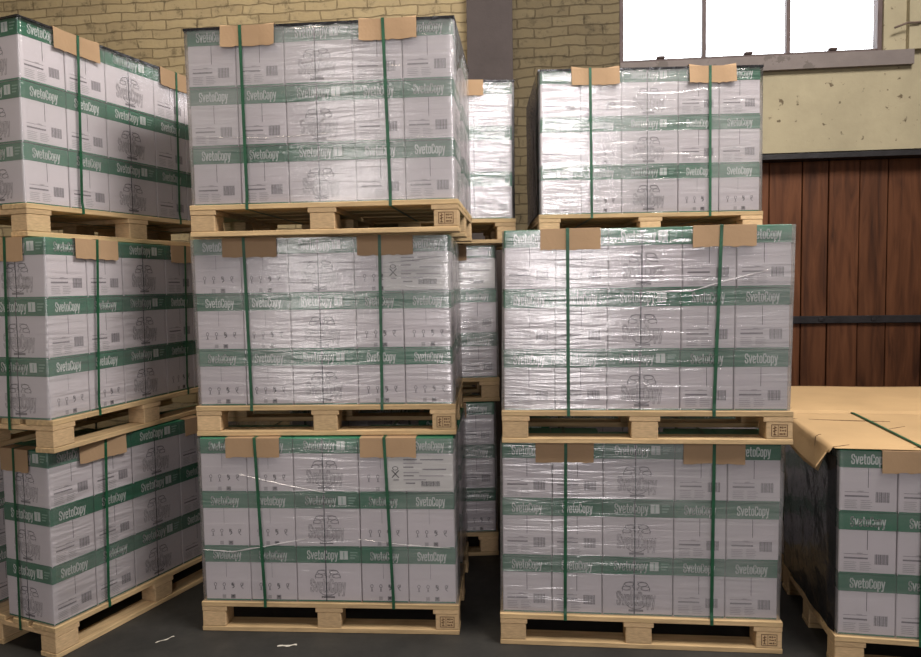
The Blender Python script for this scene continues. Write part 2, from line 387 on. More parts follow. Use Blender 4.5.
# ------------------------------------------------------------------ pallet
HP = .1385
PW, PD = 1.2, .8
def pallet_parts(stamp):
    P = []
    ys = [(0, .145), (.175, .275), (.3275, .4725), (.525, .625), (.655, .8)]
    for i, (a, b) in enumerate(ys):
        m = MB(); m.box(0, PW, a, b, HP - .022, HP, 'wood', .002); P.append(('deck_board', m.build_mesh('deck_board'), None))
    for (a, b) in ((0, .12), (.535, .665), (1.08, 1.2)):
        m = MB(); m.box(a + .001, b - .001, .001, PD - .001, HP - .044, HP - .0222, 'wood_end', .002); P.append(('cross_board', m.build_mesh('cross_board'), None))
    for j, (c, e) in enumerate(((0, .10), (.35, .45), (.70, .80))):
        for i, (a, b) in enumerate(((0, .115), (.5425, .6575), (1.09, 1.2))):
            m = MB(); m.box(a + .002, b - .002, c + .002, e - .002, .022, HP - .0442, 'wood_end', .003)
            lab = None
            if stamp and j == 0 and i == 2:
                lab = 'block with a dark ink stamp'
                x0, x1, z0, z1 = a + .022, b - .022, .034, .084
                y = c + .0012
                def rc(u0, u1, w0, w1):
                    X0 = x0 + u0 * (x1 - x0); X1 = x0 + u1 * (x1 - x0); Z0 = z0 + w0 * (z1 - z0); Z1 = z0 + w1 * (z1 - z0)
                    m.poly([(X0, y, Z0), (X1, y, Z0), (X1, y, Z1), (X0, y, Z1)], 'stamp')
                for q in ((0, 1, .95, 1), (0, 1, 0, .05), (0, .04, 0, 1), (.96, 1, 0, 1), (.40, .43, 0, 1),
                          (.19, .24, .12, .88), (.10, .19, .64, .72), (.24, .33, .70, .78), (.10, .19, .40, .48), (.24, .33, .46, .54), (.12, .31, .12, .18),
                          (.50, .62, .70, .82), (.66, .72, .66, .84), (.76, .90, .72, .80), (.52, .58, .42, .58), (.62, .80, .44, .52), (.84, .90, .40, .58),
                          (.50, .70, .16, .26), (.74, .82, .14, .30), (.86, .90, .16, .26)): rc(*q)
            P.append(('block', m.build_mesh('block'), lab))
    for (c, e) in ((0, .10), (.35, .45), (.70, .80)):
        m = MB(); m.box(0, PW, c, e, 0, .0218, 'wood', .002); P.append(('bottom_board', m.build_mesh('bottom_board'), None))
    return P
PM = {s: pallet_parts(s) for s in (True, False)}
def put_pallet(T, stamp, label):
    e = bpy.data.objects.new('wooden_pallet', None); COL.objects.link(e)
    e.empty_display_size = .1
    e.matrix_world = T @ Matrix.Translation((PW / 2, PD / 2, 0))
    for (n, me, lab) in PM[stamp]:
        o = link(n, me, e); o.location = (-PW / 2, -PD / 2, 0)
        if lab: o['label'] = lab
    tag(e, label, 'pallet', 'wooden pallets under the loads')
    return e

# ------------------------------------------------------------------ loads
LD = .77                       # load depth
WL = 4 * CN[0] + CW[0]         # load width
U0 = (PW - WL) / 2; V0 = (PD - LD) / 2
LH = 3 * HB
LEVEL = HP + LH + .0054
COLX = [CN[0] / 2, CN[0] * 1.5, 2 * CN[0] + CW[0] / 2, 2 * CN[0] + CW[0] + CN[0] / 2, 2 * CN[0] + CW[0] + CN[0] * 1.5]
COLN = ['leftmost', 'second', 'middle', 'fourth', 'rightmost']
COLL = ['nearest', 'second', 'middle', 'fourth', 'farthest']
ROWN = ['bottom', 'middle', 'top']

class Load:
    def __init__(s, x, y, yaw, lev, lx, ly, load, stack):
        s.T = Matrix.Translation((x, y, lev * LEVEL + .0005)) @ Matrix.Rotation(yaw, 4, 'Z')
        s.lx, s.ly, s.load, s.stack = lx, ly, load, stack
        s.z0 = HP + .0006
        s.where = (load + ' load, ' + stack) if load else stack
        # frame of the load: origin at front-left bottom of the cartons
        s.TL = s.T @ Matrix.Translation((U0, V0, s.z0))
    def lean(s, z):
        t = z / LH - .5
        return s.lx * t, s.ly * t

def fill(ld, cols=(0, 1, 2, 3, 4), kindf=None, sides=(), group=None, colnames=COLN):
    grp = group or 'paper cartons on the pallets'
    for r in range(3):
        dx, dy = ld.lean((r + .5) * HB)
        for c in cols:
            k = 'wide' if c == 2 else (kindf(r, c) if kindf else 'text')
            d = CW[1] if c == 2 else CN[1]
            what = {'wide': 'wide white logo carton', 'text': 'white barcode carton', 'icon': 'white carton with symbols'}[k]
            put_carton(k, ld.TL, COLX[c] + dx + random.uniform(-.0005, .0005), d / 2 + dy + random.uniform(-.0003, .0008), r * HB,
                       f'{what}, {ROWN[r]} row, {colnames[c]} column, {ld.where}', grp, random.uniform(-.001, .001))
        for sd in sides:
            x = COLX[0] if sd == 'left' else COLX[4]
            # back corner carton turned around, then the filler carton between
            put_carton('text', ld.TL, x + dx, LD - CN[1] / 2 + dy, r * HB, f'white carton, {ROWN[r]} row, back corner on {sd} side, {ld.where}', grp, 0)

def film(ld, mat='film', label=None, amp=.0026, folds=(), top=LH - .002, flare=.0):
    o1 = .0072
    rad = .012
    pts = []
    x0, x1, y0, y1 = -o1, WL + o1, -o1, LD + o1
    def seg(a, b, n): return [(a[0] + (b[0] - a[0]) * i / n, a[1] + (b[1] - a[1]) * i / n) for i in range(n)]
    c = [(x0, y0), (x1, y0), (x1, y1), (x0, y1)]
    nn = [(0, -1), (1, 0), (0, 1), (-1, 0)]
    per = []
    for i in range(4):
        n = 60 if i % 2 == 0 else 38
        for p in seg(c[i], c[(i + 1) % 4], n): per.append((p, nn[i]))
    nz = 40
    rnd = random.Random(hash(ld.where) % 1000 if False else sum(map(ord, ld.where)))
    ph = [(rnd.uniform(2, 9), rnd.uniform(6, 40), rnd.uniform(0, 6.28)) for _ in range(7)]
    V = []; Fc = []
    for j in range(nz + 1):
        z = .001 + (top - .001) * j / nz
        dx, dy = ld.lean(z)
        for i, ((px, py), nm) in enumerate(per):
            s = px * 1.0 + py * 1.3
            h = sum(sin(a * s + b * z + p) for a, b, p in ph) / 7 * .5 + .5
            h = max(0, min(1, h)) + rnd.uniform(0, .10)
            e = amp * h
            V.append((px + dx + nm[0] * e, py + dy + nm[1] * e, z))
    n = len(per)
    for j in range(nz):
        for i in range(n):
            k = (i + 1) % n
            Fc.append((j * n + i, j * n + k, (j + 1) * n + k, (j + 1) * n + i))
    mb = MB(); mb.mesh(V, Fc, mat)
    o = mb.build('stretch_film', smooth=True); o.matrix_world = ld.TL
    tag(o, label or f'clear shiny stretch film wrapped round {ld.where}', 'film', 'stretch film round the loads')
    for (p, wdt) in folds:      # raised creases of gathered film: list of (u,z)
        fb = MB(); q = []
        m = 24
        for i in range(m + 1):
            t = i / m * (len(p) - 1); a = int(min(t, len(p) - 1.001)); f = t - a
            f = f * f * (3 - 2 * f)
            q.append((p[a][0] + (p[a + 1][0] - p[a][0]) * f, p[a][1] + (p[a + 1][1] - p[a][1]) * f))
        vv = []; ff = []
        for i, (u, z) in enumerate(q):
            tpr = sin(pi * min(1, max(0, i / m))) ** .5 * wdt * (1 + .4 * sin(i * 1.7))
            dx, dy = ld.lean(z)
            for (e, sgn) in ((-.0098, -1), (-.0118, -.2), (-.0118, .2), (-.0098, 1)):
                vv.append((u * WL + dx, e + dy, z + sgn * tpr))
        for i in range(m):
            for j in range(3):
                a = i * 4 + j; ff.append((a, a + 4, a + 5, a + 1))
        fb.mesh(vv, ff, 'fold'); f_ = fb.build('film_fold', o, True); f_['label'] = 'whitish crease of gathered film'
    return o

def ribbon(ld, path, wid, axis, key):
    """closed loop of (p, z, outward normal) swept as a flat band; axis u or v"""
    th = .0009
    V = []; Fc = []
    n = len(path)
    for (a, z, na, nz_, off) in path:
        for (w, t) in ((-wid / 2, 0), (wid / 2, 0), (wid / 2, th), (-wid / 2, th)):
            p = a + na * t; zz = z + nz_ * t; q = off + w
            dx, dy = ld.lean(max(0, min(LH, z)))
            if z < .03:
                g_ = max(0, z) / .03
                if axis == 'v' and dy * na <= 0: dy *= g_
                if axis == 'u' and dx * na <= 0: dx *= g_
            V.append((q + dx, p + dy, zz) if axis == 'v' else (p + dx, q + dy, zz))
    for i in range(n):
        j = (i + 1) % n
        for k in range(4):
            l = (k + 1) % 4
            Fc.append((i * 4 + k, j * 4 + k, j * 4 + l, i * 4 + l))
    mb = MB(); mb.mesh(V, Fc, key); return mb
ZT = .0014
SO = .0158
def strap_across(ld, ut, ub, label, bow=.0, sag=0.0):
    """band round the load from front to back; ut/ub its place along the face at the top/bottom"""
    f0, b0 = -SO, LD + SO
    zt = LH + (.0135 if sag else .0027); zb = -.0232
    off = lambda z: (ub + (ut - ub) * max(0, z) / LH) * WL + bow * sin(pi * max(0, min(1, z / LH)))
    P = []
    zs = [zb, -.011, 0, .03] + [.03 + (zt - .03) * i / 10 for i in range(1, 11)]
    for z in zs: P.append((f0, z, -1, 0, off(z)))
    P.append((f0 + .004, zt + .0001, 0, 1, off(zt)))
    for i in range(1, 8): P.append((f0 + (b0 - f0) * i / 8, zt, 0, 1, ut * WL + sag * sin(pi * i / 8)))
    P.append((b0 - .004, zt + .0001, 0, 1, off(zt)))
    for z in zs[::-1]: P.append((b0, z, 1, 0, off(z)))
    P.append((b0 - .004, zb, 0, -1, off(zb))); P.append((f0 + .004, zb, 0, -1, off(zb)))
    o = ribbon(ld, P, .0138, 'v', 'strap').build('plastic_strap'); o.matrix_world = ld.TL
    return tag(o, label, 'strap', 'green plastic straps round the loads')
def strap_along(ld, v, label):
    f0, b0 = -SO, WL + SO
    zt = LH + .0040; zb = -.0456
    P = []
    zs = [zb, -.02, 0, .03] + [.03 + (zt - .03) * i / 4 for i in range(1, 5)]
    for z in zs: P.append((f0, z, -1, 0, v))
    for i in range(0, 5): P.append((f0 + .004 + (b0 - f0 - .008) * i / 4, zt, 0, 1, v))
    for z in zs[::-1]: P.append((b0, z, 1, 0, v))
    P.append((b0 - .004, zb, 0, -1, v)); P.append((f0 + .004, zb, 0, -1, v))
    o = ribbon(ld, P, .0138, 'u', 'strap').build('plastic_strap'); o.matrix_world = ld.TL
    return tag(o, label, 'strap', 'green plastic straps round the loads')

def pad(ld, ua, ub, label, drop=.088, side='front', tilt=0.0, lift=0.0, notch=True):
    """L-shaped cardboard edge protector folded over the top edge under a strap. ua..ub along the face in metres"""
    th = .0016; off = .0125
    n = 14
    V = []; Fc = []
    w = ub - ua
    rr = random.Random(int(ua * 1e4) + int(ld.T[2][3] * 100))
    j0 = [rr.uniform(-.003, .003) for _ in range(n + 1)]
    prof = [(-.06, 0), (-.03, 0), (-.004, 0), (0.0, -.0005), (0, -.4), (0, -.7), (0, -1)]
    for i in range(n + 1):
        f = i / n; u = ua + w * f
        mid = 1 - abs(f - .5) * 2          # strap pinches the middle
        for k, (a, b) in enumerate(prof):
            for t in (0, th):
                if b > -.01:
                    p = (u, -off + -a - t * (1 if k == 3 else 0) - (off * .0), LH + .0009 + (t * .6 if k < 3 else 0) + (lift * max(0, .6 - mid) * 1.3 if k < 3 else 0))
                else:
                    bulge = .0 + (tilt * max(0, .6 - mid) * 1.3 * -b)
                    p = (u, -off - t - bulge, LH + .0009 + b * (drop + j0[i] * (1 if b == -1 else 0)))
                V.append(p)
    m = len(prof) * 2
    for i in range(n):
        for k in range(len(prof) - 1):
            a = i * m + 2 * k; b = a + m
            Fc.append((a, b, b + 2, a + 2)); Fc.append((a + 1, a + 3, b + 3, b + 1))
        Fc.append((i * m, i * m + 1, (i + 1) * m + 1, (i + 1) * m)); e = m - 2
        Fc.append((i * m + e, (i + 1) * m + e, (i + 1) * m + e + 1, i * m + e + 1))
    for i in (0, n):
        for k in range(len(prof) - 1):
            a = i * m + 2 * k; q = (a, a + 2, a + 3, a + 1); Fc.append(q if i == 0 else q[::-1])
    dx, dy = ld.lean(LH)
    if side == 'front': V = [(x + ld.lean(min(z, LH))[0], y + ld.lean(min(z, LH))[1], z) for x, y, z in V]
    else: V = [(y + ld.lean(min(z, LH))[0], LD - (x) + dy, z) for x, y, z in V]      # left side: u runs from the back towards the front
    mb = MB(); mb.mesh(V, Fc, 'card')
    o = mb.build('edge_protector'); o.matrix_world = ld.TL
    return tag(o, label, 'edge protector', 'cardboard edge protectors under the straps')

def pallet_label(ld, u0, u1, label):
    mb = MB(); zc = LH - LIDH - .006; z1 = LH - HB + .012
    nx, nz = 16, 12
    V = []; rr = random.Random(5)
    dxy = ld.lean(LH - HB * .5)
    def Pt(s, t, e=0.0):
        u = (u0 + (u1 - u0) * s) * WL; z = zc + (z1 - zc) * t
        return (u + dxy[0], -.0058 + dxy[1] - e, z)
    for j in range(nz + 1):
        for i in range(nx + 1): V.append(Pt(i / nx, j / nz, .0004 * sin(i * 1.3 + j * .9)))
    mb.mesh(V, [(j * (nx + 1) + i, (j + 1) * (nx + 1) + i, (j + 1) * (nx + 1) + i + 1, j * (nx + 1) + i + 1) for j in range(nz) for i in range(nx)], 'label')
    F = lambda s, t, e: Pt(s, t, .0007 + e)
    # X-shaped care symbol with a loop above it
    stroke(mb, F, [(.10, .42), (.20, .62)], .018, .02, 'ink'); stroke(mb, F, [(.20, .42), (.10, .62)], .018, .02, 'ink')
    stroke(mb, F, ring(.15, .36, .04, .05, 0, 2 * pi, 12), .012, .014, 'ink')
    rect(mb, F, .12, .20, .67, .70, 'ink_mid')
    for (t, a, b, k) in ((.10, .27, .47, 'ink_mid'), (.10, .52, .86, 'ink_mid'), (.20, .27, .55, 'ink_light'), (.31, .27, .42, 'ink_mid'), (.37, .55, .90, 'ink_mid'),
                         (.46, .27, .50, 'ink_light'), (.55, .27, .42, 'ink_mid'), (.55, .50, .86, 'ink_light'), (.66, .27, .60, 'ink_light'), (.76, .30, .44, 'ink_mid')):
        rect(mb, F, a, b, t, t + .035, k)
    x = .53
    for i in range(16):
        w = (.008, .014, .01)[i % 3]; rect(mb, F, x, x + w, .72, .86, 'ink'); x += w + .007
    o = mb.build('pallet_label'); o.matrix_world = ld.TL
    return tag(o, label, 'label sheet', 'white label sheets on the loads')

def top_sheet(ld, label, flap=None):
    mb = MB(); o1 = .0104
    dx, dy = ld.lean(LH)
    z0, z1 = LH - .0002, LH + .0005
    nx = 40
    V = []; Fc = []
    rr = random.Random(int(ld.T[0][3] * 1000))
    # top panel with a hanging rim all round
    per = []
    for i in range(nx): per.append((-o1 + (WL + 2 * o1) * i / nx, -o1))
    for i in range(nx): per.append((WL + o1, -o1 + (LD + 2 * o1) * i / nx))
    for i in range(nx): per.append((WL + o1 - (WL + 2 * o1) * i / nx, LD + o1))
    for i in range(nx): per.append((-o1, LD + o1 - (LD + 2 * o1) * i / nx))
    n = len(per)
    mb.poly([(x + dx, y + dy, z1) for x, y in per], 'black_and_shade_film')
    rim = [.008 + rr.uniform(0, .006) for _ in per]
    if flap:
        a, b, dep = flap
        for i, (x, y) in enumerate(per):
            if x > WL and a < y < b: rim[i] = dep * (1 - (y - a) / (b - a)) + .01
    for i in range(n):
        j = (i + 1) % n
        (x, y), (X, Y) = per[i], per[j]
        mb.poly([(x + dx, y + dy, z1), (x + dx, y + dy, z1 - rim[i]), (X + dx, Y + dy, z1 - rim[j]), (X + dx, Y + dy, z1)], 'black_and_shade_film')
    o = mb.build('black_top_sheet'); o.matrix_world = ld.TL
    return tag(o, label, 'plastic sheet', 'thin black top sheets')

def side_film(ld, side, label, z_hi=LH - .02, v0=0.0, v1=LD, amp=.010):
    """black film or shade-coloured film gathered in crumples over one short side"""
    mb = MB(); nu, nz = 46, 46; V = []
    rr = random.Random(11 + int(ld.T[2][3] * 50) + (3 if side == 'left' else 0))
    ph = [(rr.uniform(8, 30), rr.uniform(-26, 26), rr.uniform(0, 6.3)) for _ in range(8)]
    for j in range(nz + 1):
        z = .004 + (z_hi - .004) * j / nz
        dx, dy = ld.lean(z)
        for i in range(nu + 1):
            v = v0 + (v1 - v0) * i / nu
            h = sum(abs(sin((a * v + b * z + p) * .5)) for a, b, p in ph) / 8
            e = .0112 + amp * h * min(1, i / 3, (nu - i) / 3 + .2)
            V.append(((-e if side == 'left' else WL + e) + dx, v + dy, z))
    mb.mesh(V, [(j * (nu + 1) + i, j * (nu + 1) + i + 1, (j + 1) * (nu + 1) + i + 1, (j + 1) * (nu + 1) + i) for j in range(nz) for i in range(nu)], 'black_and_shade_film')
    o = mb.build('black_and_shade_side_film', smooth=True); o.matrix_world = ld.TL
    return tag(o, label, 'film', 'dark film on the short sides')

# ------------------------------------------------------------------ place everything
icons = lambda r, c: 'icon'
D = {
 'L1': Load(-1.767, 2.973, 1.160, 0, .002, -.012, 'lower', 'left stack'),
 'L2': Load(-1.708, 2.934, 1.294, 1, .012, -.012, 'middle', 'left stack'),
 'L3': Load(-1.800, 2.982, 1.207, 2, -.004, -.014, 'upper', 'left stack'),
 'M1': Load(-1.224, 3.216, -.067, 0, -.004, -.002, 'lower', 'centre stack'),
 'M2': Load(-1.226, 3.244, -.045, 1, -.007, -.010, 'middle', 'centre stack'),
 'M3': Load(-1.196, 3.180, -.090, 2, -.004, -.012, 'upper', 'centre stack'),
 'R1': Load(.155, 3.050, -.103, 0, .008, -.014, 'lower', 'right stack'),
 'R2': Load(.170, 3.006, -.099, 1, .011, -.008, 'middle', 'right stack'),
 'R3': Load(.430, 3.850, -.020, 2, -.001, 0, 'upper', 'right stack'),
 'Q1': Load(.434, 3.856, -.018, 0, 0, 0, 'lower', 'stack hidden behind right stack'),
 'Q2': Load(.428, 3.856, -.018, 1, 0, 0, 'middle', 'stack hidden behind right stack'),
 'B1': Load(-.993, 4.022, .05, 0, -.004, .004, 'lower', 'rear stack'),
 'B2': Load(-.976, 4.036, .05, 1, -.008, .003, 'middle', 'rear stack'),
 'B3': Load(-.876, 3.972, .05, 2, .005, 0, 'upper', 'rear stack'),
 'F1': Load(1.505, 2.807, -.182, 0, -.006, -.008, '', 'sheet-topped near load at far right'),
 'F2': Load(1.668, 3.655, -.145, 0, 0, 0, '', 'sheet-topped far load before the gate'),
}
PLACE = {'L': 'left stack', 'M': 'centre stack', 'R': 'right stack', 'Q': 'stack hidden behind right stack', 'B': 'rear stack in the gap'}
for k, ld in D.items():
    lab = (f'pale wooden pallet carrying the {ld.load} load of the {PLACE[k[0]]}' if k[0] != 'F' else f'pale wooden pallet under the {ld.where}')
    put_pallet(ld.T, k in ('M1', 'M2', 'M3', 'R1', 'R2', 'F1'), lab)
    kf = None
    if k in ('M1', 'M2'): kf = icons
    if k == 'R3': kf = lambda r, c: 'icon' if (r == 0 and c in (0, 1, 3, 4)) or (r == 1 and c == 1) else 'text'
    if k == 'L2': kf = lambda r, c: 'icon' if r == 0 else 'text'
    if k == 'B1': kf = lambda r, c: 'icon' if r == 0 else 'text'
    sides = {'L': ('left',), 'M': ('right',), 'R': ('left',), 'F': ('left',) if k == 'F1' else (), 'B': (), 'Q': ('left',)}[k[0]]
    fill(ld, kindf=kf, sides=sides, colnames=COLL if k[0] == 'L' else COLN)

# stretch film
folds = {
 'M1': [([(.0, .245), (.12, .235), (.25, .262), (.42, .30)], .0035), ([(.62, .30), (.80, .275), (.98, .262)], .0022), ([(.16, .60), (.34, .55), (.5, .515)], .0018)],
 'M2': [([(.72, .64), (.86, .655), (1.0, .672)], .0016), ([(.70, .60), (.85, .605), (1.0, .625)], .0014)],
 'R2': [([(.50, .50), (.66, .50), (.78, .54), (.93, .585)], .0030), ([(.08, .575), (.24, .54), (.44, .525)], .0020)],
 'M3': [([(.02, .30), (.3, .285), (.62, .30)], .0014), ([(.45, .27), (.7, .262), (.98, .27)], .0014)],
}
for k, ld in D.items():
    mat = {'L': 'film_thin', 'M': 'film', 'R': 'film', 'B': 'film', 'Q': 'film_thin', 'F': 'film_thin'}[k[0]]
    if k == 'M1': mat = 'film_mid'
    film(ld, mat, folds=folds.get(k, ()))

# straps and pads
US = {'M3': (.212, .212, .748, .758), 'M2': (.205, .208, .733, .722), 'M1': (.226, .245, .735, .755),
      'R3': (.228, .232, .768, .77), 'R2': (.226, .235, .757, .745), 'R1': (.234, .235, .762, .765),
      'L3': (.235, .225, .750, .745), 'L2': (.225, .215, .745, .745), 'L1': (.235, .225, .750, .745), 'B3': (.21, .21, .74, .74), 'B2': (.21, .21, .74, .74), 'B1': (.21, .21, .74, .74), 'F1': (.262, .258, .76, .76)}
UP = {'M3': ((.136, .341), (.659, .871)), 'M2': ((.12, .333), (.645, .860)), 'M1': ((.11, .323), (.64, .857)),
      'R3': ((.143, .360), (.674, .885)), 'R2': ((.130, .342), (.660, .875)), 'R1': ((.124, .335), (.655, .870)),
      'L3': ((.13, .335), (.655, .865)), 'L2': ((.12, .333), (.65, .86)), 'L1': ((.12, .333), (.65, .86)), 'B3': ((.12, .33), (.63, .86)), 'B2': ((.12, .33), (.63, .86)), 'B1': ((.12, .33), (.63, .86)), 'F1': ((.13, .34), (.655, .87))}
for k, s in US.items():
    ld = D[k]
    nm = ('first', 'second') if k[0] == 'L' else ('left', 'right')
    tail = ' from the near corner' if k[0] == 'L' else ''
    strap_across(ld, s[0], s[1], f'green plastic strap, {nm[0]} on the long face{tail}, {ld.where}', sag=.002 if k == 'F1' else 0)
    strap_across(ld, s[2], s[3], f'green plastic strap, {nm[1]} on the long face{tail}, {ld.where}', sag=.002 if k == 'F1' else 0)
    (a, b), (c, d) = UP[k]
    tl = {'M3': .012, 'R3': .016}.get(k, .004); lf = {'M3': .008, 'R3': .014, 'L3': .006}.get(k, 0.0)
    tone = 'tan cardboard edge pad under the'
    pad(ld, a * WL, b * WL, f'{tone} {nm[0]} strap{tail}, {ld.where}', tilt=tl, lift=lf)
    pad(ld, c * WL, d * WL, f'{tone} {nm[1]} strap{tail}, {ld.where}', tilt=tl, lift=lf)
for k in ('L1', 'L2', 'L3'):
    ld = D[k]
    strap_along(ld, .20, f'green plastic strap down the short end face, {ld.where}')
    if k != 'L3':
        pad(ld, LD - .29, LD - .11, f'tan cardboard edge pad on the short end face, {ld.where}', side='left', drop=.10)

pallet_label(D['M2'], .742, .998, 'white printed label sheet under film, middle load of centre stack')
pallet_label(D['M1'], .735, .998, 'white printed label sheet under film, lower load of centre stack')
pallet_label(D['B2'], .72, .998, 'white printed label sheet under film, middle load of rear stack')
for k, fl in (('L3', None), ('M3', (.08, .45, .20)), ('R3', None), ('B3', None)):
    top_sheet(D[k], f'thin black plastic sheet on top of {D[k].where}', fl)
side_film(D['R3'], 'left', 'crumpled film coloured dark for shade, left end of upper load, right stack')  # shaded end of the wrap, its shade put in as black colour
side_film(D['B3'], 'right', 'crumpled film coloured dark for shade, right end of upper load, rear stack')  # black colour stands in for the shade on this end too
side_film(D['F1'], 'left', 'glossy black crumpled film on the left end of the sheet-topped near load', LH - .03, .004, LD, .02)

# cardboard sheet draped over the far right load
def cardboard_sheet(ld, label, front):
    mb = MB(); V = []; Fc = []
    us = [-.135, -.12, -.10, -.08, -.06, -.045, -.03, -.018, -.006, .01] + [.01 + i * .05 for i in range(1, 25)]
    vs = [-.0145, -.010, -.004, .002, .01, .02, .03, .045, .06] + [.06 + i * .045 for i in range(1, 16)] + [.75, .765, .778]
    rr = random.Random(3)
    def pt(u, v):
        z = LH + .0046; x, y = u, v
        z += .003 * (.5 + .5 * sin(u * 9 + v * 5)) * (1 if v > .05 else .2)
        if not front:
            x = max(x, -.035)
            if v < 0: z += v * .35
        if v > .73 and front: z -= .002 * min(1, (v - .73) / .04)
        if u < .0:
            t = -u; edge = .02
            ang = 1.12 if v > .05 else .85
            if t > edge: x = -edge - (t - edge) * cos(ang) * .75; z -= (t - edge) * sin(ang) + .003
            z -= .012 * sin(v * 7) * min(1, t / .05)
            x -= .006
        return (x, y, z)
    if not front: vs = [-.075, -.05, -.025] + vs + [.80, .83, .86]
    W_ = len(us)
    for v in vs:
        for u in us: V.append(pt(min(u, WL + .01), v))
    for j in range(len(vs) - 1):
        for i in range(W_ - 1):
            # torn notch at the front left corner
            if front and us[i] < -.02 and vs[j] < .008: continue
            if front and us[i] < -.05 and vs[j] < .03: continue
            Fc.append((j * W_ + i, j * W_ + i + 1, (j + 1) * W_ + i + 1, (j + 1) * W_ + i))
    mb.mesh(V, Fc, 'sheet')
    def slit(u0, v0, u1, v1, w):
        n = 10
        for i in range(n):
            a = i / n; b = (i + 1) / n
            ua, va = u0 + (u1 - u0) * a, v0 + (v1 - v0) * a; ub, vb = u0 + (u1 - u0) * b, v0 + (v1 - v0) * b
            wa = w * sin(pi * (a * .9 + .05)); wb = w * sin(pi * (b * .9 + .05))
            q = [pt(ua, va - wa), pt(ub, vb - wb), pt(ub, vb + wb), pt(ua, va + wa)]
            mb.poly([(x, y, z + .0012) for x, y, z in q], 'sheet_dark')
    if front: slit(.05, .60, .40, .57, .007); slit(.33, .40, .42, .46, .003); slit(-.06, .56, .0, .60, .006); slit(.28, .025, .43, .033, .002)
    if front: slit(-.05, .20, .0, .24, .004)
    slit(-.02, .005, .05, .05, .004)
    o = mb.build('cardboard_sheet', smooth=True)
    sm = o.modifiers.new('thickness', 'SOLIDIFY'); sm.thickness = .0025; sm.offset = 1
    o.matrix_world = ld.TL
    tag(o, label, 'cardboard sheet', 'brown cardboard sheets over the loads')
cardboard_sheet(D['F1'], 'large brown cardboard sheet draped over the near load at far right, torn front corner', True)
cardboard_sheet(D['F2'], 'brown cardboard sheet over the far load in front of the plank gate', False)

# scraps on the floor
def scrap(x, y, l, w, a, label):
    mb = MB(); n = 8; V = []
    for i in range(n + 1):
        t = i / n - .5
        for s in (-1, 1):
            V.append((t * l, s * w * (.5 - .3 * abs(t)) + .004 * sin(i * 1.1), .0012 + .002 * abs(sin(i * .9 + s))))
    mb.mesh(V, [(2 * i, 2 * i + 2, 2 * i + 3, 2 * i + 1) for i in range(n)], 'scrap')
    o = mb.build('paper_scrap', smooth=True); o.location = (x, y, 0); o.rotation_euler.z = a
    tag(o, label, 'scrap', 'paper scraps on the floor')
scrap(-1.365, 3.133, .085, .008, .75, 'thin pale scrap on dark floor between left and centre stacks')
scrap(-.793, 3.062, .085, .014, .1, 'pale torn scrap on dark floor in front of centre stack')
scrap(-1.62, 2.83, .03, .02, .3, 'small whitish scrap on the floor beside left stack pallet')

# ------------------------------------------------------------------ the room
WY, WYAW = 5.9, -.11
TW = Matrix.Translation((0, WY, 0)) @ Matrix.Rotation(WYAW, 4, 'Z')
CZ = 5.6
def sbox(name, specs, T=None):
    mb = MB()
    for s in specs: mb.box(*s)
    o = mb.build(name)
    if T is not None: o.matrix_world = T
    return struct(o)
sbox('floor', [(-7, 7, -7, 9, -.12, 0, 'floor')])
sbox('ceiling', [(-7, 7, -7, 9, CZ, CZ + .15, 'ceiling')])
sbox('wall_left', [(-6.3, -6.1, -6, 7.2, 0, CZ, 'roomwall')])
sbox('wall_right', [(6.1, 6.3, -6, 7.2, 0, CZ, 'roomwall')])
sbox('wall_front', [(-6.3, 6.3, -6.2, -6, 0, CZ, 'roomwall')])
WX0, WX1, WZ0, WZ1 = 1.305, 3.285, 3.335, 5.0
GX0, GX1, GZ = 1.90, 5.2, 2.55
sbox('wall_back', [(-6.5, .12, 0, .4, 0, CZ, 'brick'),
                   (.12, WX0, 0, .4, 0, CZ, 'pier'),
                   (WX0, GX0, 0, .4, 0, 2.58, 'plaster'),
                   (WX0, WX1 + .55, 0, .4, 2.58, WZ0 - .05, 'plaster'),
                   (WX0, WX1, 0, .4, WZ1, CZ, 'plaster'),
                   (WX1, WX1 + .55, 0, .11, WZ0 - .05, CZ, 'plaster'),
                   (WX1 + .55, 6.7, 0, .4, 2.58, CZ, 'plaster'),
                   (GX1, 6.7, 0, .4, 0, 2.58, 'plaster')], TW)
sbox('trim_1', [(.095, .46, -.06, .0, 0, CZ, 'pilaster')], TW)                                    # dark pilaster
sbox('trim_2', [(WX0, WX1 + .20, -.05, .38, WZ0 - .13, WZ0 - .02, 'concrete')], TW)           # sill
sbox('trim_3', [(GX0 - .05, GX1 + .05, -.012, .3, GZ - .02, GZ + .02, 'iron')], TW)                 # lintel over the gate
sbox('trim_4', [(WX1 + .16, WX1 + .30, -.05, 0, WZ0 - .02, CZ, 'plaster')], TW)                      # jamb moulding

# window
wf = MB()
z0, z1 = WZ0, WZ1
wf.box(WX0 + .001, WX0 + .035, .02, .105, z0 - .015, z1, 'frame', .004); wf.box(WX1 - .035, WX1 - .001, .02, .105, z0 - .015, z1, 'frame', .004)
wf.box(WX0 + .035, WX1 - .035, .03, .10, z0 - .018, z0 + .02, 'frame', .004); wf.box(WX0 + .035, WX1 - .035, .03, .10, z1 - .05, z1, 'frame', .004)
for x in (1.965, 2.60): wf.box(x - .015, x + .015, .03, .09, z0, z1, 'frame', .004)
wf.box(WX0 + .035, WX1 - .035, .035, .085, 4.25, 4.29, 'frame', .004)
wn = wf.build('window_1'); wn.matrix_world = TW; struct(wn)
for (a, b) in ((WX0 + .033, 1.952), (1.978, 2.587), (2.613, WX1 - .033)):
    g = MB(); g.box(a, b, .058, .063, z0 + .015, z1 - .04, 'glass'); g.build('pane', wn)
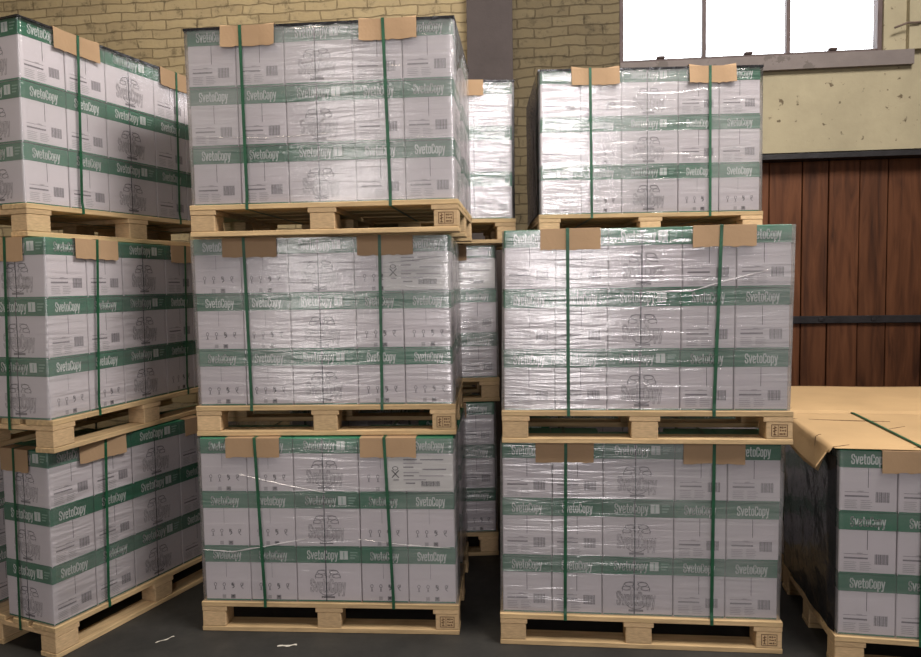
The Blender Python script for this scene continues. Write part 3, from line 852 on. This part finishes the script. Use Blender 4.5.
for x in (1.63, 2.30, 2.93):
    g = MB(); g.box(x - .035, x + .035, .015, .06, z0 + .018, z0 + .042, 'frame', .01); g.build('latch', wn)

# plank gate
gb = MB(); rr = random.Random(21)
edges = [GX0]; 
for w in [.20, .18, .22] + [.255, .20, .235, .215, .27, .23, .205, .24, .25, .22, .24]: edges.append(edges[-1] + w)
tones = []
for a, b in zip(edges[:-1], edges[1:]):
    if a > GX1: break
    n0 = len(gb.f); dy = rr.uniform(0, .012)
    gb.box(a + .004, min(b, GX1) - .004, .13 + dy, .17 + dy, .01, GZ - .02, 'plank', .004)
    tones += [rr.uniform(.72, 1.25)] * (len(gb.f) - n0)
n0 = len(gb.f); gb.box(GX0, GX1, .19, .22, .01, GZ - .02, 'iron'); tones += [.3] * (len(gb.f) - n0)
gate = gb.build('door_1'); gate.matrix_world = TW; struct(gate)
ca = gate.data.color_attributes.new('tone', 'FLOAT_COLOR', 'CORNER')
for p, t in zip(gate.data.polygons, tones):
    for li in p.loop_indices: ca.data[li].color = (t, t, t, 1)
ib = MB(); ib.box(GX0, GX1, .105, .128, 1.235, 1.295, 'iron', .004)
for x in (2.2, 2.9, 3.3): ib.box(x - .02, x + .02, .098, .108, 1.25, 1.28, 'iron', .006)
b_ = ib.build('iron_bar', gate); b_['label'] = 'dark horizontal iron bar across the planks'

# cable on the wall right of the window
def tube(pts, r, key, n=6):
    mb = MB(); V = []; Fc = []
    for i, p in enumerate(pts):
        p = Vector(p); d = (Vector(pts[min(i + 1, len(pts) - 1)]) - Vector(pts[max(i - 1, 0)])).normalized()
        a = d.orthogonal().normalized(); b = d.cross(a)
        for k in range(n): V.append(p + (a * cos(2 * pi * k / n) + b * sin(2 * pi * k / n)) * r)
    for i in range(len(pts) - 1):
        for k in range(n):
            l = (k + 1) % n; Fc.append((i * n + k, i * n + l, (i + 1) * n + l, (i + 1) * n + k))
    mb.mesh(V, Fc, key); return mb
cb = tube([(3.33, -.07, 3.47), (3.42, -.075, 3.50), (3.5, -.07, 3.50), (3.62, -.03, 3.53), (3.8, -.012, 3.56), (4.2, -.012, 3.56)], .008, 'wire').build('wall_cable', smooth=True)
cb.matrix_world = TW; tag(cb, 'thin dark cable running along the wall right of the window', 'cable')

# ------------------------------------------------------------------ light
w = bpy.data.worlds.new('daylight'); scene.world = w; w.use_nodes = True
nt = w.node_tree; bg = nt.nodes['Background']; bg.inputs[0].default_value = (.93, .96, 1, 1); bg.inputs[1].default_value = 8.0
def area(name, loc, target, sx, sy, power, col, spread=pi):
    l = bpy.data.lights.new(name, 'AREA'); l.shape = 'RECTANGLE'; l.size = sx; l.size_y = sy; l.energy = power; l.color = col; l.spread = spread
    o = bpy.data.objects.new(name, l); COL.objects.link(o); o.location = loc
    o.rotation_euler = (Vector(target) - Vector(loc)).to_track_quat('-Z', 'Y').to_euler(); return o
area('ceiling_lamp_light', (-1.9, 2.0, 5.4), (-1.6, 2.6, 0), 2.4, .6, 95, (1, .88, .72))
area('ceiling_lamp_light', (2.4, 1.7, 5.4), (.2, 3.2, 1.6), 2.6, .8, 360, (1, .95, .90))
area('ceiling_lamp_light', (-1.5, 4.9, 5.4), (-1.5, 5.4, 1), 2.4, .4, 30, (1, .88, .70))
area('unseen_rear_light', (-2.75, -3.6, 2.3), (-.6, 3.3, 1.6), .34, 4.3, 46, (1, .95, .93))
area('unseen_rear_light', (-.02, -4.6, 2.3), (.4, 3.1, 1.5), .46, 4.3, 98, (1, .95, .96))

area('unseen_rear_light', (1.35, -4.6, 4.2), (.45, 3.8, 2.5), .6, 1.4, 6, (1, .96, .97), radians(45))  # added lamp, narrowed onto the upper right load to whiten its film

# ------------------------------------------------------------------ camera
F_PX, PITCH, ROLL, HGT = 709.478, .0615573, .015704, 1.59051
cam = bpy.data.cameras.new('camera'); co = bpy.data.objects.new('camera', cam); COL.objects.link(co)
cam.sensor_fit = 'HORIZONTAL'; cam.sensor_width = 36; cam.lens = F_PX / 921 * 36; cam.clip_start = .05
co.matrix_world = Matrix.Translation((0, 0, HGT)) @ Matrix.Rotation(pi / 2 - PITCH, 4, 'X') @ Matrix.Rotation(-ROLL, 4, 'Z')
scene.camera = co
scene.view_settings.view_transform = 'Standard'
scene.view_settings.look = 'None'
scene.view_settings.exposure = 0
scene.cycles.max_bounces = 10
scene.cycles.transparent_max_bounces = 16
